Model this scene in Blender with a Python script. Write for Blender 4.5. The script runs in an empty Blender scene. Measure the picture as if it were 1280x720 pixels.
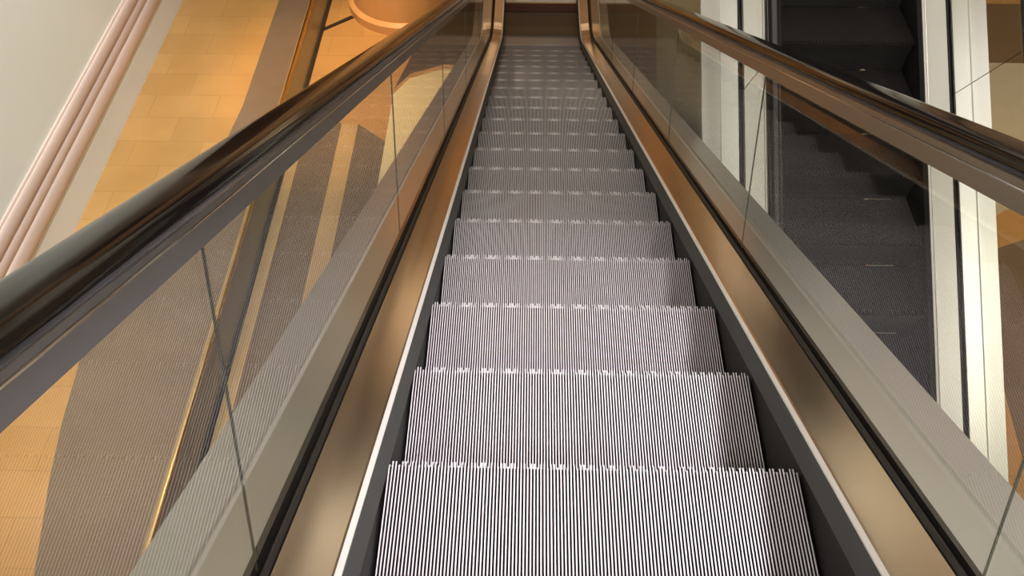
import bpy, bmesh, math, random
from mathutils import Vector, Matrix
random.seed(4)
C = bpy.context.scene.collection
T = math.tan(math.radians(30)); CO = math.cos(math.radians(30))
F1 = -4.9            # level of the lower floor
F2 = 1.155           # level of the upper floor

# ---------------------------------------------------------------- materials
def mat(name, col, rough=.5, metal=0.0, noise=0, nscale=8, stretch=(1, 1, 1), bump=0, coat=0, aniso=0, spec=.5):
    m = bpy.data.materials.new(name); m.use_nodes = True
    nt = m.node_tree; b = nt.nodes['Principled BSDF']
    b.inputs['Base Color'].default_value = (*col, 1)
    b.inputs['Roughness'].default_value = rough
    b.inputs['Metallic'].default_value = metal
    b.inputs['Coat Weight'].default_value = coat
    b.inputs['Specular IOR Level'].default_value = spec
    if aniso:
        b.inputs['Anisotropic'].default_value = aniso
    if noise or bump:
        tc = nt.nodes.new('ShaderNodeTexCoord'); mp = nt.nodes.new('ShaderNodeMapping')
        mp.inputs['Scale'].default_value = stretch
        n = nt.nodes.new('ShaderNodeTexNoise'); n.inputs['Scale'].default_value = nscale; n.inputs['Detail'].default_value = 6
        nt.links.new(tc.outputs['Object'], mp.inputs[0]); nt.links.new(mp.outputs[0], n.inputs['Vector'])
        if noise:
            r = nt.nodes.new('ShaderNodeMapRange')
            r.inputs['To Min'].default_value = 1 - noise; r.inputs['To Max'].default_value = 1 + noise
            nt.links.new(n.outputs['Fac'], r.inputs[0])
            mx = nt.nodes.new('ShaderNodeVectorMath'); mx.operation = 'SCALE'
            mx.inputs[0].default_value = col; nt.links.new(r.outputs[0], mx.inputs['Scale'])
            nt.links.new(mx.outputs[0], b.inputs['Base Color'])
        if bump:
            bp = nt.nodes.new('ShaderNodeBump'); bp.inputs['Strength'].default_value = bump; bp.inputs['Distance'].default_value = .002
            nt.links.new(n.outputs['Fac'], bp.inputs['Height']); nt.links.new(bp.outputs[0], b.inputs['Normal'])
    return m

def glass_mat(name, tint, ior=1.5):
    m = bpy.data.materials.new(name); m.use_nodes = True; nt = m.node_tree
    nt.nodes.clear(); o = nt.nodes.new('ShaderNodeOutputMaterial')
    f = nt.nodes.new('ShaderNodeFresnel'); f.inputs['IOR'].default_value = ior
    t = nt.nodes.new('ShaderNodeBsdfTransparent'); t.inputs[0].default_value = (*tint, 1)
    g = nt.nodes.new('ShaderNodeBsdfGlossy'); g.inputs['Roughness'].default_value = .0
    mx = nt.nodes.new('ShaderNodeMixShader')
    ge = nt.nodes.new('ShaderNodeNewGeometry')           # the inner faces of a pane: use the same outside fresnel
    mul = nt.nodes.new('ShaderNodeMix'); mul.data_type = 'FLOAT'
    nt.links.new(ge.outputs['Backfacing'], mul.inputs[0]); nt.links.new(f.outputs[0], mul.inputs[2]); mul.inputs[3].default_value = .045
    nt.links.new(mul.outputs[0], mx.inputs[0]); nt.links.new(t.outputs[0], mx.inputs[1]); nt.links.new(g.outputs[0], mx.inputs[2])
    nt.links.new(mx.outputs[0], o.inputs[0]); return m

def tile_mat(name, c1, c2, mortar, w, h, rough, mort=.004, coat=0):
    m = mat(name, c1, rough, coat=coat); nt = m.node_tree; b = nt.nodes['Principled BSDF']
    tc = nt.nodes.new('ShaderNodeTexCoord'); br = nt.nodes.new('ShaderNodeTexBrick')
    br.inputs['Scale'].default_value = 1; br.inputs['Brick Width'].default_value = w; br.inputs['Row Height'].default_value = h
    br.inputs['Mortar Size'].default_value = mort; br.inputs['Bias'].default_value = 0; br.offset = .5
    br.inputs['Color1'].default_value = (*c1, 1); br.inputs['Color2'].default_value = (*c2, 1); br.inputs['Mortar'].default_value = (*mortar, 1)
    n = nt.nodes.new('ShaderNodeTexNoise'); n.inputs['Scale'].default_value = 2.2; n.inputs['Detail'].default_value = 8
    r = nt.nodes.new('ShaderNodeMapRange'); r.inputs['To Min'].default_value = .84; r.inputs['To Max'].default_value = 1.16
    sc = nt.nodes.new('ShaderNodeVectorMath'); sc.operation = 'SCALE'
    nt.links.new(tc.outputs['Object'], br.inputs['Vector']); nt.links.new(tc.outputs['Object'], n.inputs['Vector'])
    nt.links.new(n.outputs['Fac'], r.inputs[0]); nt.links.new(br.outputs['Color'], sc.inputs[0]); nt.links.new(r.outputs[0], sc.inputs['Scale'])
    nt.links.new(sc.outputs[0], b.inputs['Base Color']); return m

def emit_mat(name, col, s):
    m = bpy.data.materials.new(name); m.use_nodes = True; nt = m.node_tree; nt.nodes.clear()
    o = nt.nodes.new('ShaderNodeOutputMaterial'); e = nt.nodes.new('ShaderNodeEmission')
    e.inputs[0].default_value = (*col, 1); e.inputs[1].default_value = s; nt.links.new(e.outputs[0], o.inputs[0]); return m

M = dict(
    cleat=mat('ribbed_aluminium', (.70, .655, .68), .5, 0, noise=.10, nscale=30, spec=.25),
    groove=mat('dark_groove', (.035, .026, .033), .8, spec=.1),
    dark_cleat=mat('dark_ribbed_metal', (.075, .072, .07), .5, .4, noise=.15, nscale=6),
    body=mat('step_casting', (.012, .010, .010), .7),
    skirt=mat('dark_skirt_panel', (.012, .010, .010), .6),
    brush=mat('skirt_guard_rubber', (.058, .058, .057), .6),
    edge=mat('white_aluminium_edge', (.86, .82, .80), .42, .15),
    deck=mat('bronze_stainless', (.88, .785, .685), .18, 1, noise=.08, nscale=5, stretch=(1, 1, 1), aniso=.3),
    odeck=mat('grey_stainless', (.56, .54, .49), .30, .6, noise=.07, nscale=4),
    pdeck=mat('pale_stainless', (.92, .92, .89), .25, .5, noise=.04, nscale=4),
    gasket=mat('black_gasket', (.018, .015, .013), .55),
    rail=mat('black_rubber_handrail', (.010, .007, .007), .11, spec=.45),
    guide=mat('satin_guide', (.34, .33, .32), .28, .9),
    bead=mat('polished_bead', (.85, .84, .82), .12, 1),
    seal=mat('joint_seal', (.03, .032, .02), .5),
    glass=glass_mat('tinted_glass', (.955, .96, .94), 1.5),
    clad=mat('olive_cladding', (.42, .37, .23), .38, .3, noise=.06),
    comb=mat('dark_comb', (.13, .10, .07), .45, .4),
    plate=mat('dark_floor_plate', (.10, .072, .055), .5, .3, noise=.2, nscale=60),
    mat_red=mat('red_brown_mat', (.09, .035, .025), .9, noise=.3, nscale=120),
    pale=mat('pale_stone', (.80, .76, .72), .4),
    orange=tile_mat('orange_stone', (.53, .295, .10), (.47, .255, .08), (.38, .205, .065), .8, .41, .28, coat=.25),
    taupe=mat('taupe_stone', (.19, .132, .085), .24, noise=.15, nscale=3, coat=.4),
    tan=mat('tan_stone', (.55, .36, .16), .3, noise=.12, nscale=3, coat=.3),
    cream=mat('cream_stone', (.78, .68, .42), .35, noise=.05, nscale=2, coat=.2),
    wall=mat('cream_paint', (.84, .84, .77), .7, noise=.02, nscale=1.5),
    pink=mat('pink_marble', (.72, .56, .50), .28, noise=.16, nscale=3, stretch=(1, .25, 1), coat=.3),
    base=mat('grey_white_stone', (.80, .79, .74), .45),
    brass=mat('polished_brass', (.75, .52, .22), .2, 1),
    steel=mat('green_grey_steel', (.30, .29, .22), .35, .6, noise=.08, nscale=5),
    black=mat('black_trim', (.02, .016, .012), .5),
    column=mat('lamplit_column_stone', (.72, .38, .14), .35, noise=.14, nscale=5, stretch=(1, 1, .15)),  # orange base carries the warm lamplight on the column
    ceil=mat('white_ceiling', (.86, .85, .81), .8),
    dark=mat('dark_brown_stone', (.075, .05, .028), .4, noise=.1),
    tan2=mat('grey_tan_stone', (.52, .46, .34), .4, noise=.1),
    brown=mat('brown_stone', (.17, .11, .055), .4, noise=.1),
    wood=mat('orange_wood', (.55, .28, .10), .4, noise=.2, nscale=4, stretch=(1, 1, .2)),
    reflect_glow=emit_mat('warm_reflection_glow', (1, .72, .42), 2.5),  # added glow panels out of view, for highlights in decks and handrails
)

# ---------------------------------------------------------------- mesh helpers
def make(name, verts, faces, m, parent=None, smooth=False):
    me = bpy.data.meshes.new(name); me.from_pydata(verts, [], faces)
    ms = m if isinstance(m, list) else [m]
    for x in ms: me.materials.append(M[x] if isinstance(x, str) else x)
    bm = bmesh.new(); bm.from_mesh(me); bmesh.ops.recalc_face_normals(bm, faces=bm.faces); bm.to_mesh(me); bm.free()
    if smooth:
        for p in me.polygons: p.use_smooth = True
        try: me.set_sharp_from_angle(angle=math.radians(35))
        except Exception: pass
    o = bpy.data.objects.new(name, me); C.objects.link(o)
    if parent: o.parent = parent; o.matrix_parent_inverse = Matrix.Translation(-parent.location)
    return o

def box(name, a, b, m, parent=None, bevel=0):
    (x0, y0, z0), (x1, y1, z1) = a, b
    v = [(x, y, z) for x in (x0, x1) for y in (y0, y1) for z in (z0, z1)]
    f = [(0, 1, 3, 2), (4, 6, 7, 5), (0, 4, 5, 1), (2, 3, 7, 6), (0, 2, 6, 4), (1, 5, 7, 3)]
    o = make(name, v, f, m, parent)
    if bevel:
        bv = o.modifiers.new('b', 'BEVEL'); bv.width = bevel; bv.segments = 2
    return o

def slab(name, pts, z0, z1, m, parent=None):
    n = len(pts)
    v = [(x, y, z0) for x, y in pts] + [(x, y, z1) for x, y in pts]
    f = [tuple(range(n))[::-1], tuple(range(n, 2 * n))] + [(i, (i + 1) % n, n + (i + 1) % n, n + i) for i in range(n)]
    return make(name, v, f, m, parent)

def thing(name, label, cat, loc, group=None):
    o = bpy.data.objects.new(name, None); C.objects.link(o); o.location = loc; o.empty_display_size = .2
    return tag(o, label, cat, group)
def tag(o, label, cat, group=None):
    o['label'] = label; o['category'] = cat
    if group: o['group'] = group
    return o
def struct(o):
    o['kind'] = 'structure'; return o

# a path in the y-z plane: samples (y, z, tangent angle), corners rounded
def fillet_path(pts, R):
    out = [(pts[0][0], pts[0][1])]
    for i in range(1, len(pts) - 1):
        p0, p1, p2 = Vector(pts[i - 1]), Vector(pts[i]), Vector(pts[i + 1])
        a = (p0 - p1).normalized(); b = (p2 - p1).normalized()
        ang = math.acos(max(-1, min(1, a.dot(b)))); tl = R / math.tan(ang / 2)
        s, e = p1 + a * tl, p1 + b * tl
        cen = p1 + (a + b).normalized() * (R / math.sin(ang / 2))
        a0 = math.atan2(s.y - cen.y, s.x - cen.x); a1 = math.atan2(e.y - cen.y, e.x - cen.x)
        d = (a1 - a0 + math.pi) % (2 * math.pi) - math.pi
        for k in range(9):
            t = a0 + d * k / 8; out.append((cen.x + R * math.cos(t), cen.y + R * math.sin(t)))
    out.append((pts[-1][0], pts[-1][1])); return out

def with_normals(pl):
    res = []
    for i, p in enumerate(pl):
        q0 = pl[max(0, i - 1)]; q1 = pl[min(len(pl) - 1, i + 1)]
        ty, tz = q1[0] - q0[0], q1[1] - q0[1]; L = math.hypot(ty, tz)
        res.append((p[0], p[1], -tz / L, ty / L))
    return res

def sub_path(pl, ya, yb):
    def at(y):
        for p, q in zip(pl, pl[1:]):
            if p[0] <= y <= q[0] and q[0] > p[0]:
                t = (y - p[0]) / (q[0] - p[0]); return tuple(p[k] + t * (q[k] - p[k]) for k in range(4))
        return pl[0] if y < pl[0][0] else pl[-1]
    return [at(ya)] + [p for p in pl if ya + 1e-4 < p[0] < yb - 1e-4] + [at(yb)]

def sweep(name, prof, path, m, parent=None, smooth=False, x0=0):
    """prof: closed polygon of (x, d); d is measured along the path normal"""
    n = len(prof); v = []; f = []
    for (y, z, ny, nz) in path:
        for (x, d) in prof: v.append((x0 + x, y + ny * d, z + nz * d))
    for i in range(len(path) - 1):
        for k in range(n):
            a = i * n + k; b = i * n + (k + 1) % n; f.append((a, b, b + n, a + n))
    f.append(tuple(range(n))[::-1]); f.append(tuple(range((len(path) - 1) * n, len(path) * n)))
    return make(name, v, f, m, parent, smooth)

def path_z(pl, y):
    for p, q in zip(pl, pl[1:]):
        if p[0] <= y <= q[0]: return p[1] + (y - p[0]) / (q[0] - p[0]) * (q[1] - p[1])

# ---------------------------------------------------------------- one escalator
def step_meshes(w, ncl, cleat, sgn):
    """tread, riser and body of one step; its nosing edge is at the origin, tread runs towards -sgn*y"""
    pitch = 2 * w / ncl; cw = pitch * .43
    v, f, mi = [], [], []
    def bx(a, b, k):
        n = len(v); (x0, y0, z0), (x1, y1, z1) = a, b
        v.extend([(x, y * -sgn, z) for x in (x0, x1) for y in (y0, y1) for z in (z0, z1)])
        for q in [(0, 1, 3, 2), (4, 6, 7, 5), (0, 4, 5, 1), (2, 3, 7, 6), (0, 2, 6, 4), (1, 5, 7, 3)]:
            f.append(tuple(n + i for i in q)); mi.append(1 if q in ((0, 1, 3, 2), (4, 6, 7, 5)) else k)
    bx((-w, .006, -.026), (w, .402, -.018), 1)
    for i in range(ncl):
        x = -w + pitch * (i + .5); s = .000 if i % 3 else .009
        bx((x - cw / 2, s, -.019), (x + cw / 2, .400, 0), 0)
    def fin(nm):
        me = bpy.data.meshes.new(nm); me.from_pydata(v, [], f)
        for q in (cleat, 'groove'): me.materials.append(M[q])
        for p, k in zip(me.polygons, mi): p.material_index = k
        bm = bmesh.new(); bm.from_mesh(me); bmesh.ops.recalc_face_normals(bm, faces=bm.faces); bm.to_mesh(me); bm.free()
        return me
    tread = fin('tread'); v.clear(); f.clear(); mi.clear()
    # riser: slightly dished, ribbed
    prof = [(.004, -.014), (.010, -.06), (.014, -.12), (.010, -.18), (.004, -.232)]
    for (ya, za), (yb, zb) in zip(prof, prof[1:]):
        n = len(v)
        v.extend([(-w, (ya + .012) * -sgn, za), (w, (ya + .012) * -sgn, za), (w, (yb + .012) * -sgn, zb), (-w, (yb + .012) * -sgn, zb)])
        f.append((n, n + 1, n + 2, n + 3)); mi.append(1)
        for i in range(ncl):
            x = -w + pitch * (i + .5) + pitch / 2 * 0
            n = len(v)
            v.extend([(x + a, (y + o) * -sgn, z) for a in (-cw / 2, cw / 2) for (y, z) in ((ya, za), (yb, zb)) for o in (0, .013)])
            for q in [(0, 1, 3, 2), (4, 6, 7, 5), (0, 4, 5, 1), (2, 3, 7, 6), (0, 2, 6, 4), (1, 5, 7, 3)]:
                f.append(tuple(n + i for i in q)); mi.append(0)
    riser = fin('riser'); v.clear(); f.clear(); mi.clear()
    pts = [(.020, -.022), (.398, -.022), (.398, -.06), (.10, -.235), (.020, -.235)]
    n = len(pts)
    bv = [(x, y * -sgn, z) for x in (-w + .004, w - .004) for y, z in pts]
    bf = [tuple(range(n)), tuple(range(n, 2 * n))] + [(i, (i + 1) % n, n + (i + 1) % n, n + i) for i in range(n)]
    me = bpy.data.meshes.new('step'); me.from_pydata(bv, [], bf); me.materials.append(M['body'])
    return tread, riser, me

def build_escalator(label, cx, corners, R, w, prof, nose, sgn, deck_mat, odeck_mat, cleat, joint0, yrange, clad_d, ends, h_rail=.87, js=1.46):
    root = thing('escalator', label, 'escalator', (cx, corners[-1][0] if sgn > 0 else corners[0][0], F1))
    pl = fillet_path(corners, R); P = with_normals(pl)
    # ---- steps
    ncl = round(2 * w / .00813)
    tread, riser, body = step_meshes(w, ncl, cleat, sgn)
    y = nose
    while y - .4 > yrange[0]: y -= .4
    while y < yrange[1]:
        z = path_z(pl, y) if pl[0][0] < y < pl[-1][0] else None
        if z is not None:
            s = bpy.data.objects.new('step', body); C.objects.link(s); s.parent = root
            s.location = Vector((cx, y, z)) - root.location
            for nm, me in (('tread', tread), ('riser', riser)):
                t = bpy.data.objects.new(nm, me); C.objects.link(t); t.parent = s
        y += .4
    # ---- combs and floor plates at both ends
    for (yc, d, zl) in ends:
        n = 60; v = []; f = []
        comb = []
        for i in range(n):
            x = -w + 2 * w * (i + .5) / n
            comb += [(x - w / n * .5, -.05 * d), (x + w / n * .5, -.05 * d), (x + w / n * .5, 0), (x + w / n * 1.5 if i < n - 1 else w, 0)]
        pts = [(-w, 0)] + comb + [(w, .18 * d), (-w, .18 * d)]
        slab('comb_plate', [(cx + a, yc + b) for a, b in pts], zl + .000, zl + .014, 'comb', root)
        lp = box('landing_plate', (cx - prof['deck1'], min(yc + .18 * d, yc + .62 * d), zl - .03), (cx + prof['deck1'], max(yc + .18 * d, yc + .62 * d), zl + .006), 'plate', root)
    # ---- balustrades
    g = prof
    def h(v): return v * CO
    for s in (-1, 1):
        def sw(nm, pts, m, path=P, smooth=False, par=root):
            return sweep(nm, [(s * a, b) for a, b in pts], path, m, par, smooth, cx)
        k = g['skirt']; sh = g['sh']
        sw('skirt_panel', [(k, -.42), (k, h(sh) - .004), (k + .012, h(sh) - .004), (k + .012, -.42)], 'skirt')
        sw('skirt_guard', [(k - g['tip'], h(sh) - g['guard']), (k - g['tip'] - .001, h(sh) - g['guard'] + .003), (k - .006, h(sh) - .001), (k - .0005, h(sh) - .001), (k - .0005, h(sh) - g['guard'] - .004)], 'brush')
        sw('skirt_edge', [(k - .003, h(sh) - .001), (k - .003, h(sh) + .003), (k + .0095, h(sh) + .0055), (k + .0095, h(sh) - .001)], 'edge')
        d0, d1 = g['deck0'], g['deck1']
        dk = [(d0, h(sh) - .03), (d0, h(sh) + .005), (d0 + .004, h(sh) + .008), (d1 - .004, h(sh) + g['rise']), (d1, h(sh) + g['rise'] - .03)]
        sw('inner_deck', dk, deck_mat, smooth=False)
        gz = h(sh) + g['rise']
        sw('gasket', [(d1, gz - .04), (d1, gz + .002), (d1 + .006, gz + .008), (g['glass'] - .003, gz + .008), (g['glass'] - .003, gz - .02), (g['glass'] + .015, gz - .02), (g['glass'] + .015, gz + .006), (g['od0'], gz), (g['od0'], gz - .04)], 'gasket')
        o0, o1 = g['od0'], g['od1']; om = o0 + (o1 - o0) * .47
        sw('outer_deck', [(o0, gz - .03), (o0, gz - .001), (om - .006, gz - .004), (om - .002, gz + .004), (om + .003, gz + .004), (om + .008, gz - .006), (o1 - .004, gz - .012), (o1, gz - .018), (o1, gz - .05), (o1 - .01, gz - .05)], odeck_mat)
        sw('cladding', [(o1 - .025, gz - .05), (o1 - .006, gz - .05), (o1 - .006, gz - clad_d), (o1 - .025, gz - clad_d)], 'clad')
        # ---- glass in panels with dark joints
        ys = [corners[0][0] + .25]
        j = joint0
        while j - js > ys[0] + .3: j -= js
        while j < corners[-1][0] - .6: ys.append(j); j += js
        ys.append(corners[-1][0] - .25)
        gx = g['glass']
        for a, b in zip(ys, ys[1:]):
            pan = sw('glass_panel', [(gx, gz - .018), (gx, h_rail - .085), (gx + .011, h_rail - .085), (gx + .011, gz - .018)], 'glass', sub_path(P, a + .002, b - .002))
            if b != ys[-1]:
                sw('joint_seal', [(gx + .0035, gz + .008), (gx + .0035, h_rail - .09), (gx + .0075, h_rail - .09), (gx + .0075, gz + .008)], 'seal', sub_path(P, b - .0013, b + .0013))
        # ---- rail guide and hand rail, turned round at both ends
        def railpath(off):
            base = [(y + ny * off, z + nz * off) for y, z, ny, nz in P]
            r = .36 - (h_rail - off)
            a, b = base[0], base[-1]
            A = [(a[0] - r * math.sin(t), a[1] - r + r * math.cos(t)) for t in [math.pi * .93 * q / 14 for q in range(14, 0, -1)]]
            B = [(b[0] + r * math.sin(t), b[1] - r + r * math.cos(t)) for t in [math.pi * .93 * q / 14 for q in range(1, 15)]]
            # the loop's centre line hangs h_rail-off below the rail's crown
            return with_normals(A + base + B)
        rp = railpath(h_rail - .02)
        hx = gx + g.get('hoff', .004); hw = g.get('hw', .043)
        prof_h = []
        for q in range(20):
            t = 2 * math.pi * q / 20; c_, s_ = math.cos(t), math.sin(t)
            prof_h.append((hx + hw * math.copysign(abs(c_) ** .75, c_), (.026 if s_ < 0 else .020) * math.copysign(abs(s_) ** .8, s_)))
        sw('handrail', prof_h, 'rail', rp, True)
        gp = railpath(h_rail - .05)
        sw('handrail_guide', [(hx - .024, -.045), (hx - .024, .006), (hx - .030, .008), (hx - .030, .013), (hx - .014, .016), (hx - .014, .024), (hx + .014, .024), (hx + .014, .016), (hx + .030, .013), (hx + .030, .008), (hx + .024, .006), (hx + .024, -.045)], 'guide', gp)
        sw('guide_bead', [(hx - .024, -.010), (hx - .0255, -.009), (hx - .0262, -.0075), (hx - .0255, -.006), (hx - .024, -.005)], 'bead', gp)
        # ---- rounded glass ends inside the loops
        for (py, dirn) in ((P[0], -1), (P[-1], 1)):
            yb, zb = py[0], py[1]; r = .36 - .065; top = zb + h_rail - .065; cc = top - r
            ya = ys[0] if dirn < 0 else ys[-1]
            pts = [(ya, zb + gz + .01), (ya, top), (yb, top)] + [(yb + dirn * r * math.sin(t), cc + r * math.cos(t)) for t in [math.pi / 2 * q / 10 for q in range(1, 11)]] + [(yb + dirn * r, zb + gz + .10), (yb + dirn * (r - .12), zb + gz + .01)]
            n = len(pts); x_a, x_b = cx + s * gx, cx + s * (gx + .011)
            v = [(x_a, a, b) for a, b in pts] + [(x_b, a, b) for a, b in pts]
            f = [tuple(range(n)), tuple(range(n, 2 * n))[::-1]] + [(i, (i + 1) % n, n + (i + 1) % n, n + i) for i in range(n)]
            make('glass_panel', v, f, 'glass', root)
            v0 = (cx + s * (d0)); v1 = cx + s * o1
            box('newel_base', (min(v0, v1), min(yb, yb + dirn * .42), zb - .0), (max(v0, v1), max(yb, yb + dirn * .42), zb + gz), deck_mat, root, .02)
    # ---- floor pan under the steps
    sweep('drip_pan', [(-g['od1'] + .03, -clad_d + .02), (g['od1'] - .03, -clad_d + .02), (g['od1'] - .03, -clad_d), (-g['od1'] + .03, -clad_d)], P, 'body', root, False, cx)
    return root

profA = dict(skirt=.512, sh=.10, guard=.050, tip=.022, deck0=.522, deck1=.635, rise=.026, glass=.650, od0=.682, od1=.900)
cornA = [(-3.0, F2), (F2 / -T, F2), (-F1 / T, F1), (9.55, F1)]
escA = build_escalator('descending escalator with bright ribbed steps and bronze decks, in the middle of the view', -.008,
                       cornA, 1.5, .505, profA, .743, 1, 'deck', 'odeck', 'cleat', .32, (-2.5, 8.78), .95,
                       [(8.67, 1, F1), (-2.45, -1, F2)])
profB = dict(skirt=.527, sh=.10, guard=.05, tip=.010, deck0=.540, deck1=.675, rise=.02, glass=.686, od0=.712, od1=.950, hw=.043, hoff=.044)
a2 = -4.40
cornB = [(-2.0, F1), ((F1 - a2) / T, F1), ((F2 - a2) / T, F2), (11.2, F2)]
escB = build_escalator('second escalator with dark steps and pale steel decks, rising beyond the right handrail', 1.925,
                       cornB, 1.5, .52, profB, 2.81, -1, 'pdeck', 'pdeck', 'dark_cleat', 4.06, (-1.3, 10.2), 1.75,
                       [(-1.35, -1, F1), (10.3, 1, F2)], h_rail=.885, js=2.92)

# ---------------------------------------------------------------- the lower floor
fl = struct(slab('floor', [(-5.2, -4), (9, -4), (9, 18), (-5.2, 18)], F1 - .12, F1, 'orange'))
def inlay(i, pts, m, t=.004):
    return struct(slab('trim_%d' % i, pts, F1 - .02, F1 + t, m))
# taupe border with its rounded bulge, left
inlay(1, [(-3.25, 17), (-3.68, 17), (-3.68, 7.2), (-3.76, 6.3), (-4.0, 5.4), (-4.3, 4.4), (-4.4, 3.57), (-4.33, 2.91), (-4.24, 2.38), (-4.10, 1.77), (-3.9, .8), (-3.6, -.5), (-3.25, -1.2)], 'taupe')
inlay(2, [(-3.25, -1.2), (-2.82, -1.2), (-2.82, 7.2), (-2.82, 7.2), (-3.25, 7.2)], 'tan')
inlay(17, [(-2.98, 8.68), (-2.57, 9.01), (-2.61, 9.07), (-2.98, 8.76)], 'black')
inlay(3, [(-2.82, -1.2), (-2.41, -1.2), (-2.41, 6.9), (-2.82, 7.1)], 'taupe')
inlay(4, [(-2.41, -1.2), (-2.21, -1.2), (-2.21, 6.9), (-2.41, 6.9)], 'tan')
inlay(5, [(-2.21, -1.2), (-1.85, -1.2), (-1.85, 6.6), (-2.21, 6.9)], 'taupe')
inlay(6, [(-1.85, 3.0), (-.93, 3.0), (-.93, 7.9), (-1.25, 7.95), (-1.68, 7.75), (-1.85, 7.45)], 'cream')
inlay(7, [(-1.85, 7.55), (-1.68, 7.85), (-1.25, 8.05), (-.93, 8.0), (-.93, 10.5), (-1.7, 10.5), (-1.7, 8.2)], 'dark')
# right hand side
inlay(8, [(4.1, 1.5), (4.19, 2.7), (4.29, 3.58), (4.45, 4.5), (4.81, 5.12), (5.12, 5.24), (7.2, 5.3), (7.2, 1.5)], 'taupe')
inlay(9, [(2.95, 5.6), (4.95, 5.58), (5.12, 5.68), (5.4, 5.85), (7.6, 5.9), (7.6, 8.2), (2.95, 8.2)], 'tan2')
inlay(10, [(2.95, 8.2), (7.6, 8.2), (7.6, 9.5), (2.95, 9.5)], 'brown')
inlay(18, [(.92, 2.0), (2.95, 2.0), (2.95, 9.42), (.92, 9.42)], 'brown')  # brown laid over the floor for the shade under the second escalator
inlay(11, [(-.9, 9.42), (2.9, 9.42), (2.9, 12.5), (-.9, 12.5)], 'pale', .006)
box('floor_mat', (-.62, 9.19, F1 + .0065), (.60, 9.37, F1 + .016), 'mat_red')
tag(bpy.data.objects['floor_mat'], 'narrow red-brown mat across the foot of the middle escalator', 'mat')

# low brass-capped kerb left of the escalator
kerb = thing('kerb', 'low grey-green kerb wall with a polished brass cap, left of the middle escalator', 'kerb', (-2.96, 4, F1))
for (a, b) in ((-1.2, 4.36), (4.366, 17.0)):
    box('kerb_panel', (-3.0, a, F1 + .03), (-2.965, b, F1 + .46), 'steel', kerb)
box('kerb_base', (-3.02, -1.2, F1 + .004), (-2.935, 17.0, F1 + .035), 'black', kerb)
n = 12
v = []; f = []
for yy in (-1.2, 17.0):
    v += [(-2.982 + .026 * math.cos(2 * math.pi * i / n), yy, F1 + .475 + .026 * math.sin(2 * math.pi * i / n)) for i in range(n)]
f = [(i, (i + 1) % n, n + (i + 1) % n, n + i) for i in range(n)] + [tuple(range(n)), tuple(range(n, 2 * n))]
make('brass_cap', v, f, 'brass', kerb, True)

# round column
def lathe(name, cx, cy, prof, m, parent=None, n=64):
    v = []; f = []
    for (r, z) in prof: v += [(cx + r * math.cos(2 * math.pi * i / n), cy + r * math.sin(2 * math.pi * i / n), z) for i in range(n)]
    for k in range(len(prof) - 1):
        for i in range(n): f.append((k * n + i, k * n + (i + 1) % n, (k + 1) * n + (i + 1) % n, (k + 1) * n + i))
    f += [tuple(range(n))[::-1], tuple(range((len(prof) - 1) * n, len(prof) * n))]
    return make(name, v, f, m, parent, True)
col = thing('column', 'round column with orange lamplight in its colour, on the floor, at the top left beside the kerb', 'column', (-1.88, 9.42, F1))
lathe('shaft', -1.88, 9.42, [(.74, F1 + .16), (.74, 4.9)], 'column', col)
lathe('base', -1.88, 9.42, [(.80, F1), (.80, F1 + .12), (.75, F1 + .16)], 'column', col)

# ---------------------------------------------------------------- walls, ceiling
def yz_sweep(name, prof, y0, y1, m):
    n = len(prof); v = [(x, y0, z) for x, z in prof] + [(x, y1, z) for x, z in prof]
    f = [tuple(range(n)), tuple(range(n, 2 * n))[::-1]] + [(i, (i + 1) % n, n + (i + 1) % n, n + i) for i in range(n)]
    return make(name, v, f, m)
struct(box('wall_left', (-5.2, -4, F1), (-5.05, 18, 5), 'wall'))
struct(yz_sweep('baseboard_left', [(-5.05, F1), (-5.03, F1), (-5.03, F1 + .40), (-5.05, F1 + .40)], -4, 18, 'base'))
pz = F1 + .40
rib = [(-5.05, pz), (-5.025, pz), (-5.012, pz + .02)]
for c0, c1, dep in ((.02, .20, .030), (.22, .33, .020), (.35, .50, .030)):
    for q in range(9):
        t = math.pi * q / 8; rib.append((-5.022 + dep * math.sin(t), pz + c0 + (c1 - c0) * (1 - math.cos(t)) / 2))
rib += [(-5.03, pz + .52), (-5.05, pz + .52)]
struct(yz_sweep('trim_12', rib, -4, 18, 'pink'))
struct(box('wall_far', (-5.2, 18, F1), (9, 18.2, 5), 'wall'))
struct(box('ceiling', (-5.2, -6, 5), (9, 18.2, 5.15), 'ceil'))
struct(box('ceiling_gallery', (-5.05, 13.2, .75), (9, 18, F2), 'ceil'))
struct(box('trim_30', (-5.05, 13.08, .3), (.1, 13.2, 2.2), 'dark'))  # added dark fascia out of view, for a dark patch in the left deck
struct(box('wall_right', (9, -4, F1), (9.15, 18.2, 5), 'wall'))
# made-up shop front on the far wall, added for reflections in the decks
struct(box('reflection_panel_1', (-5.05, 10.3, F1), (-5.0, 17, -1.4), 'black'))  # added dark panel on the left wall, to blacken the handrail's reflection
for i, (x0, x1, z0, z1, m) in enumerate([(-5.0, -1.4, F1, -1.9, 'wood'), (-1.2, 2.4, F1, -2.1, 'brown'), (2.6, 8.6, F1, -1.9, 'wood'), (-5.0, .4, 1.2, 3.4, 'taupe'), (-5.0, -.6, -1.3, .7, 'taupe'), (1.4, 5.4, -2.5, -2.05, 'reflect_glow'), (-3.4, -2.2, -2.7, -2.3, 'reflect_glow')]):
    struct(box('trim_%d' % (19 + i), (x0, 17.9, z0), (x1, 18.0, z1), m))

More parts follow.
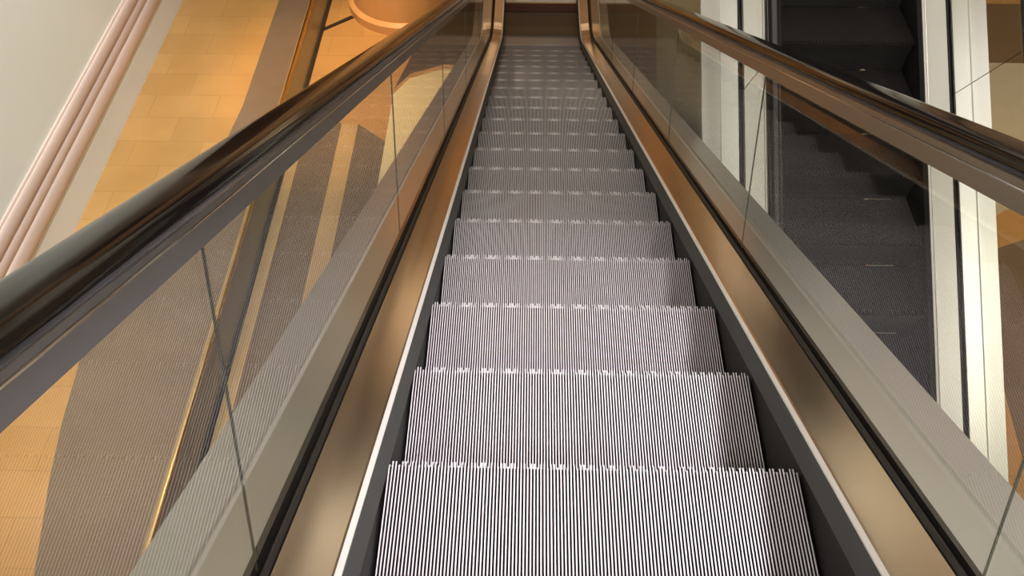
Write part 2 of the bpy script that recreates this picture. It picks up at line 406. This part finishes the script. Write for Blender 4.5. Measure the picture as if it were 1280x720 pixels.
# ---------------------------------------------------------------- light
def spot(x, y, z, energy, col, ang, blend=.6, r=.06, aim=None):
    l = bpy.data.lights.new('downlight_or_fill', 'SPOT'); l.energy = energy; l.color = col; l.spot_size = math.radians(ang); l.spot_blend = blend; l.shadow_soft_size = r
    o = bpy.data.objects.new('downlight_or_fill', l); C.objects.link(o); o.location = (x, y, z)
    if aim: o.rotation_euler = (Vector(aim) - Vector((x, y, z))).to_track_quat('-Z', 'Y').to_euler()
def area(x, y, z, sx, sy, energy, col, rot=(0, 0, 0)):
    l = bpy.data.lights.new('panel_or_fill', 'AREA'); l.shape = 'RECTANGLE'; l.size = sx; l.size_y = sy; l.energy = energy; l.color = col
    o = bpy.data.objects.new('panel_or_fill', l); C.objects.link(o); o.location = (x, y, z); o.rotation_euler = rot
WARM = (1, .62, .30); NEUT = (1, .97, .95)
for y in (2.4, 6.44, 8.4, 11): spot(-4.45, y, .6, 170 if y < 3 else 115, WARM, 46, 1)
spot(-3.8, 3.9, .6, 150, (1, .75, .5), 80, 1); spot(-3.8, 1.6, .6, 150, (1, .75, .5), 80, 1)
for (x, y, e) in ((-3.56, 2.6, 75), (-3.60, 3.95, 60), (-4.62, 8.4, 45), (-4.60, 6.3, 45), (-4.55, 2.35, 70)): spot(x, y, .6, e, (1, .80, .52), 11, 1, r=.04)  # added narrow beams; their floor pools stand in for mirrored glare
spot(-2.4, 7.8, .5, 900, WARM, 46, .8)
spot(-1.4, 6.2, 0, 160, (1, .85, .55), 46, .8)
spot(5.2, 4, .5, 330, WARM, 90, 1); spot(5.6, 7.6, .5, 220, (1, .8, .55), 80, 1)  # second spot added to brighten the right floor
spot(-3.0, 8, 4.5, 420, (1, .86, .6), 22, 1, aim=(.97, 5.6, -2.6))  # added fill aimed at the second escalator's side cladding
area(3.3, .5, 4.98, 2.4, 7.0, 75, NEUT); area(7.6, .5, 4.98, 2.0, 7.0, 62, NEUT)  # added glowing strips, placed to whiten the second escalator's decks by reflection
for x in (-2.6, -.6, 1.2): area(x, -3.4, 4.98, 1.2, .3, 32, NEUT)
for y in (-2, 1, 4, 7): area(-3.6, y, 4.98, .3, 1.6, 26, (.97, 1, .93))  # added fill for the left wall
for x in (-3, 0, 3, 6): spot(x, 13.2, 4.9, 380, (1, .83, .66), 85, 1, aim=(x, 18, 3.2))  # added wash on the far wall so the inner decks reflect brighter
for y in (1.5, 4.5, 7.5): spot(-2.0, y, 4.9, 1250, (.86, .98, 1), 50, 1, aim=(-5.05, y + .6, -3))  # added fill spots brightening the lower left wall
spot(1.25, -1.2, 4.9, 1400, (1, .96, .99), 24, 1, r=.07, aim=(.08, .75, -.5))
spot(.2, -2.2, 4.9, 240, (1, .96, .99), 30, 1, r=.12, aim=(0, .5, -.4))
# added spots under the far gallery, brightening what the decks reflect
for x in (-3.5, -.5, 2.5, 5.5): spot(x, 15.6, .70, 500, (1, .70, .42), 100, 1, aim=(x, 17.6, -3.6))
for y in (-.5, -2.3): area(7.6, y, 4.98, 2.4, .2, 70, (1, .93, .8))
w = bpy.data.worlds.new('World'); bpy.context.scene.world = w; w.use_nodes = True
w.node_tree.nodes['Background'].inputs[0].default_value = (1, .9, .78, 1)
w.node_tree.nodes['Background'].inputs[1].default_value = .4

# ---------------------------------------------------------------- camera (pose recovered from the nosing lines)
cam = bpy.data.cameras.new('camera'); co = bpy.data.objects.new('camera', cam); C.objects.link(co)
fw = Vector((-0.015417879, 0.584474203, -0.811265798)); r = Vector((0.999746056, 0.022347614, -0.00289962)); u = Vector((-0.016435103, 0.811104488, 0.584670332))
mx = Matrix(((r.x, u.x, -fw.x), (r.y, u.y, -fw.y), (r.z, u.z, -fw.z))).to_4x4(); mx.translation = Vector((-0.184491, 0, 1.345134))
co.matrix_world = mx
cam.sensor_width = 36; cam.lens = 946.275 / 1280 * 36; cam.clip_start = .02
sc = bpy.context.scene; sc.camera = co
sc.view_settings.view_transform = 'Standard'; sc.view_settings.look = 'None'; sc.view_settings.gamma = 1
sc.view_settings.use_curve_mapping = False; sc.view_settings.exposure = .25
sc.cycles.use_denoising = True
sc.cycles.max_bounces = 10; sc.cycles.transparent_max_bounces = 24; sc.cycles.glossy_bounces = 6
sc.cycles.caustics_reflective = True; sc.cycles.sample_clamp_indirect = 6
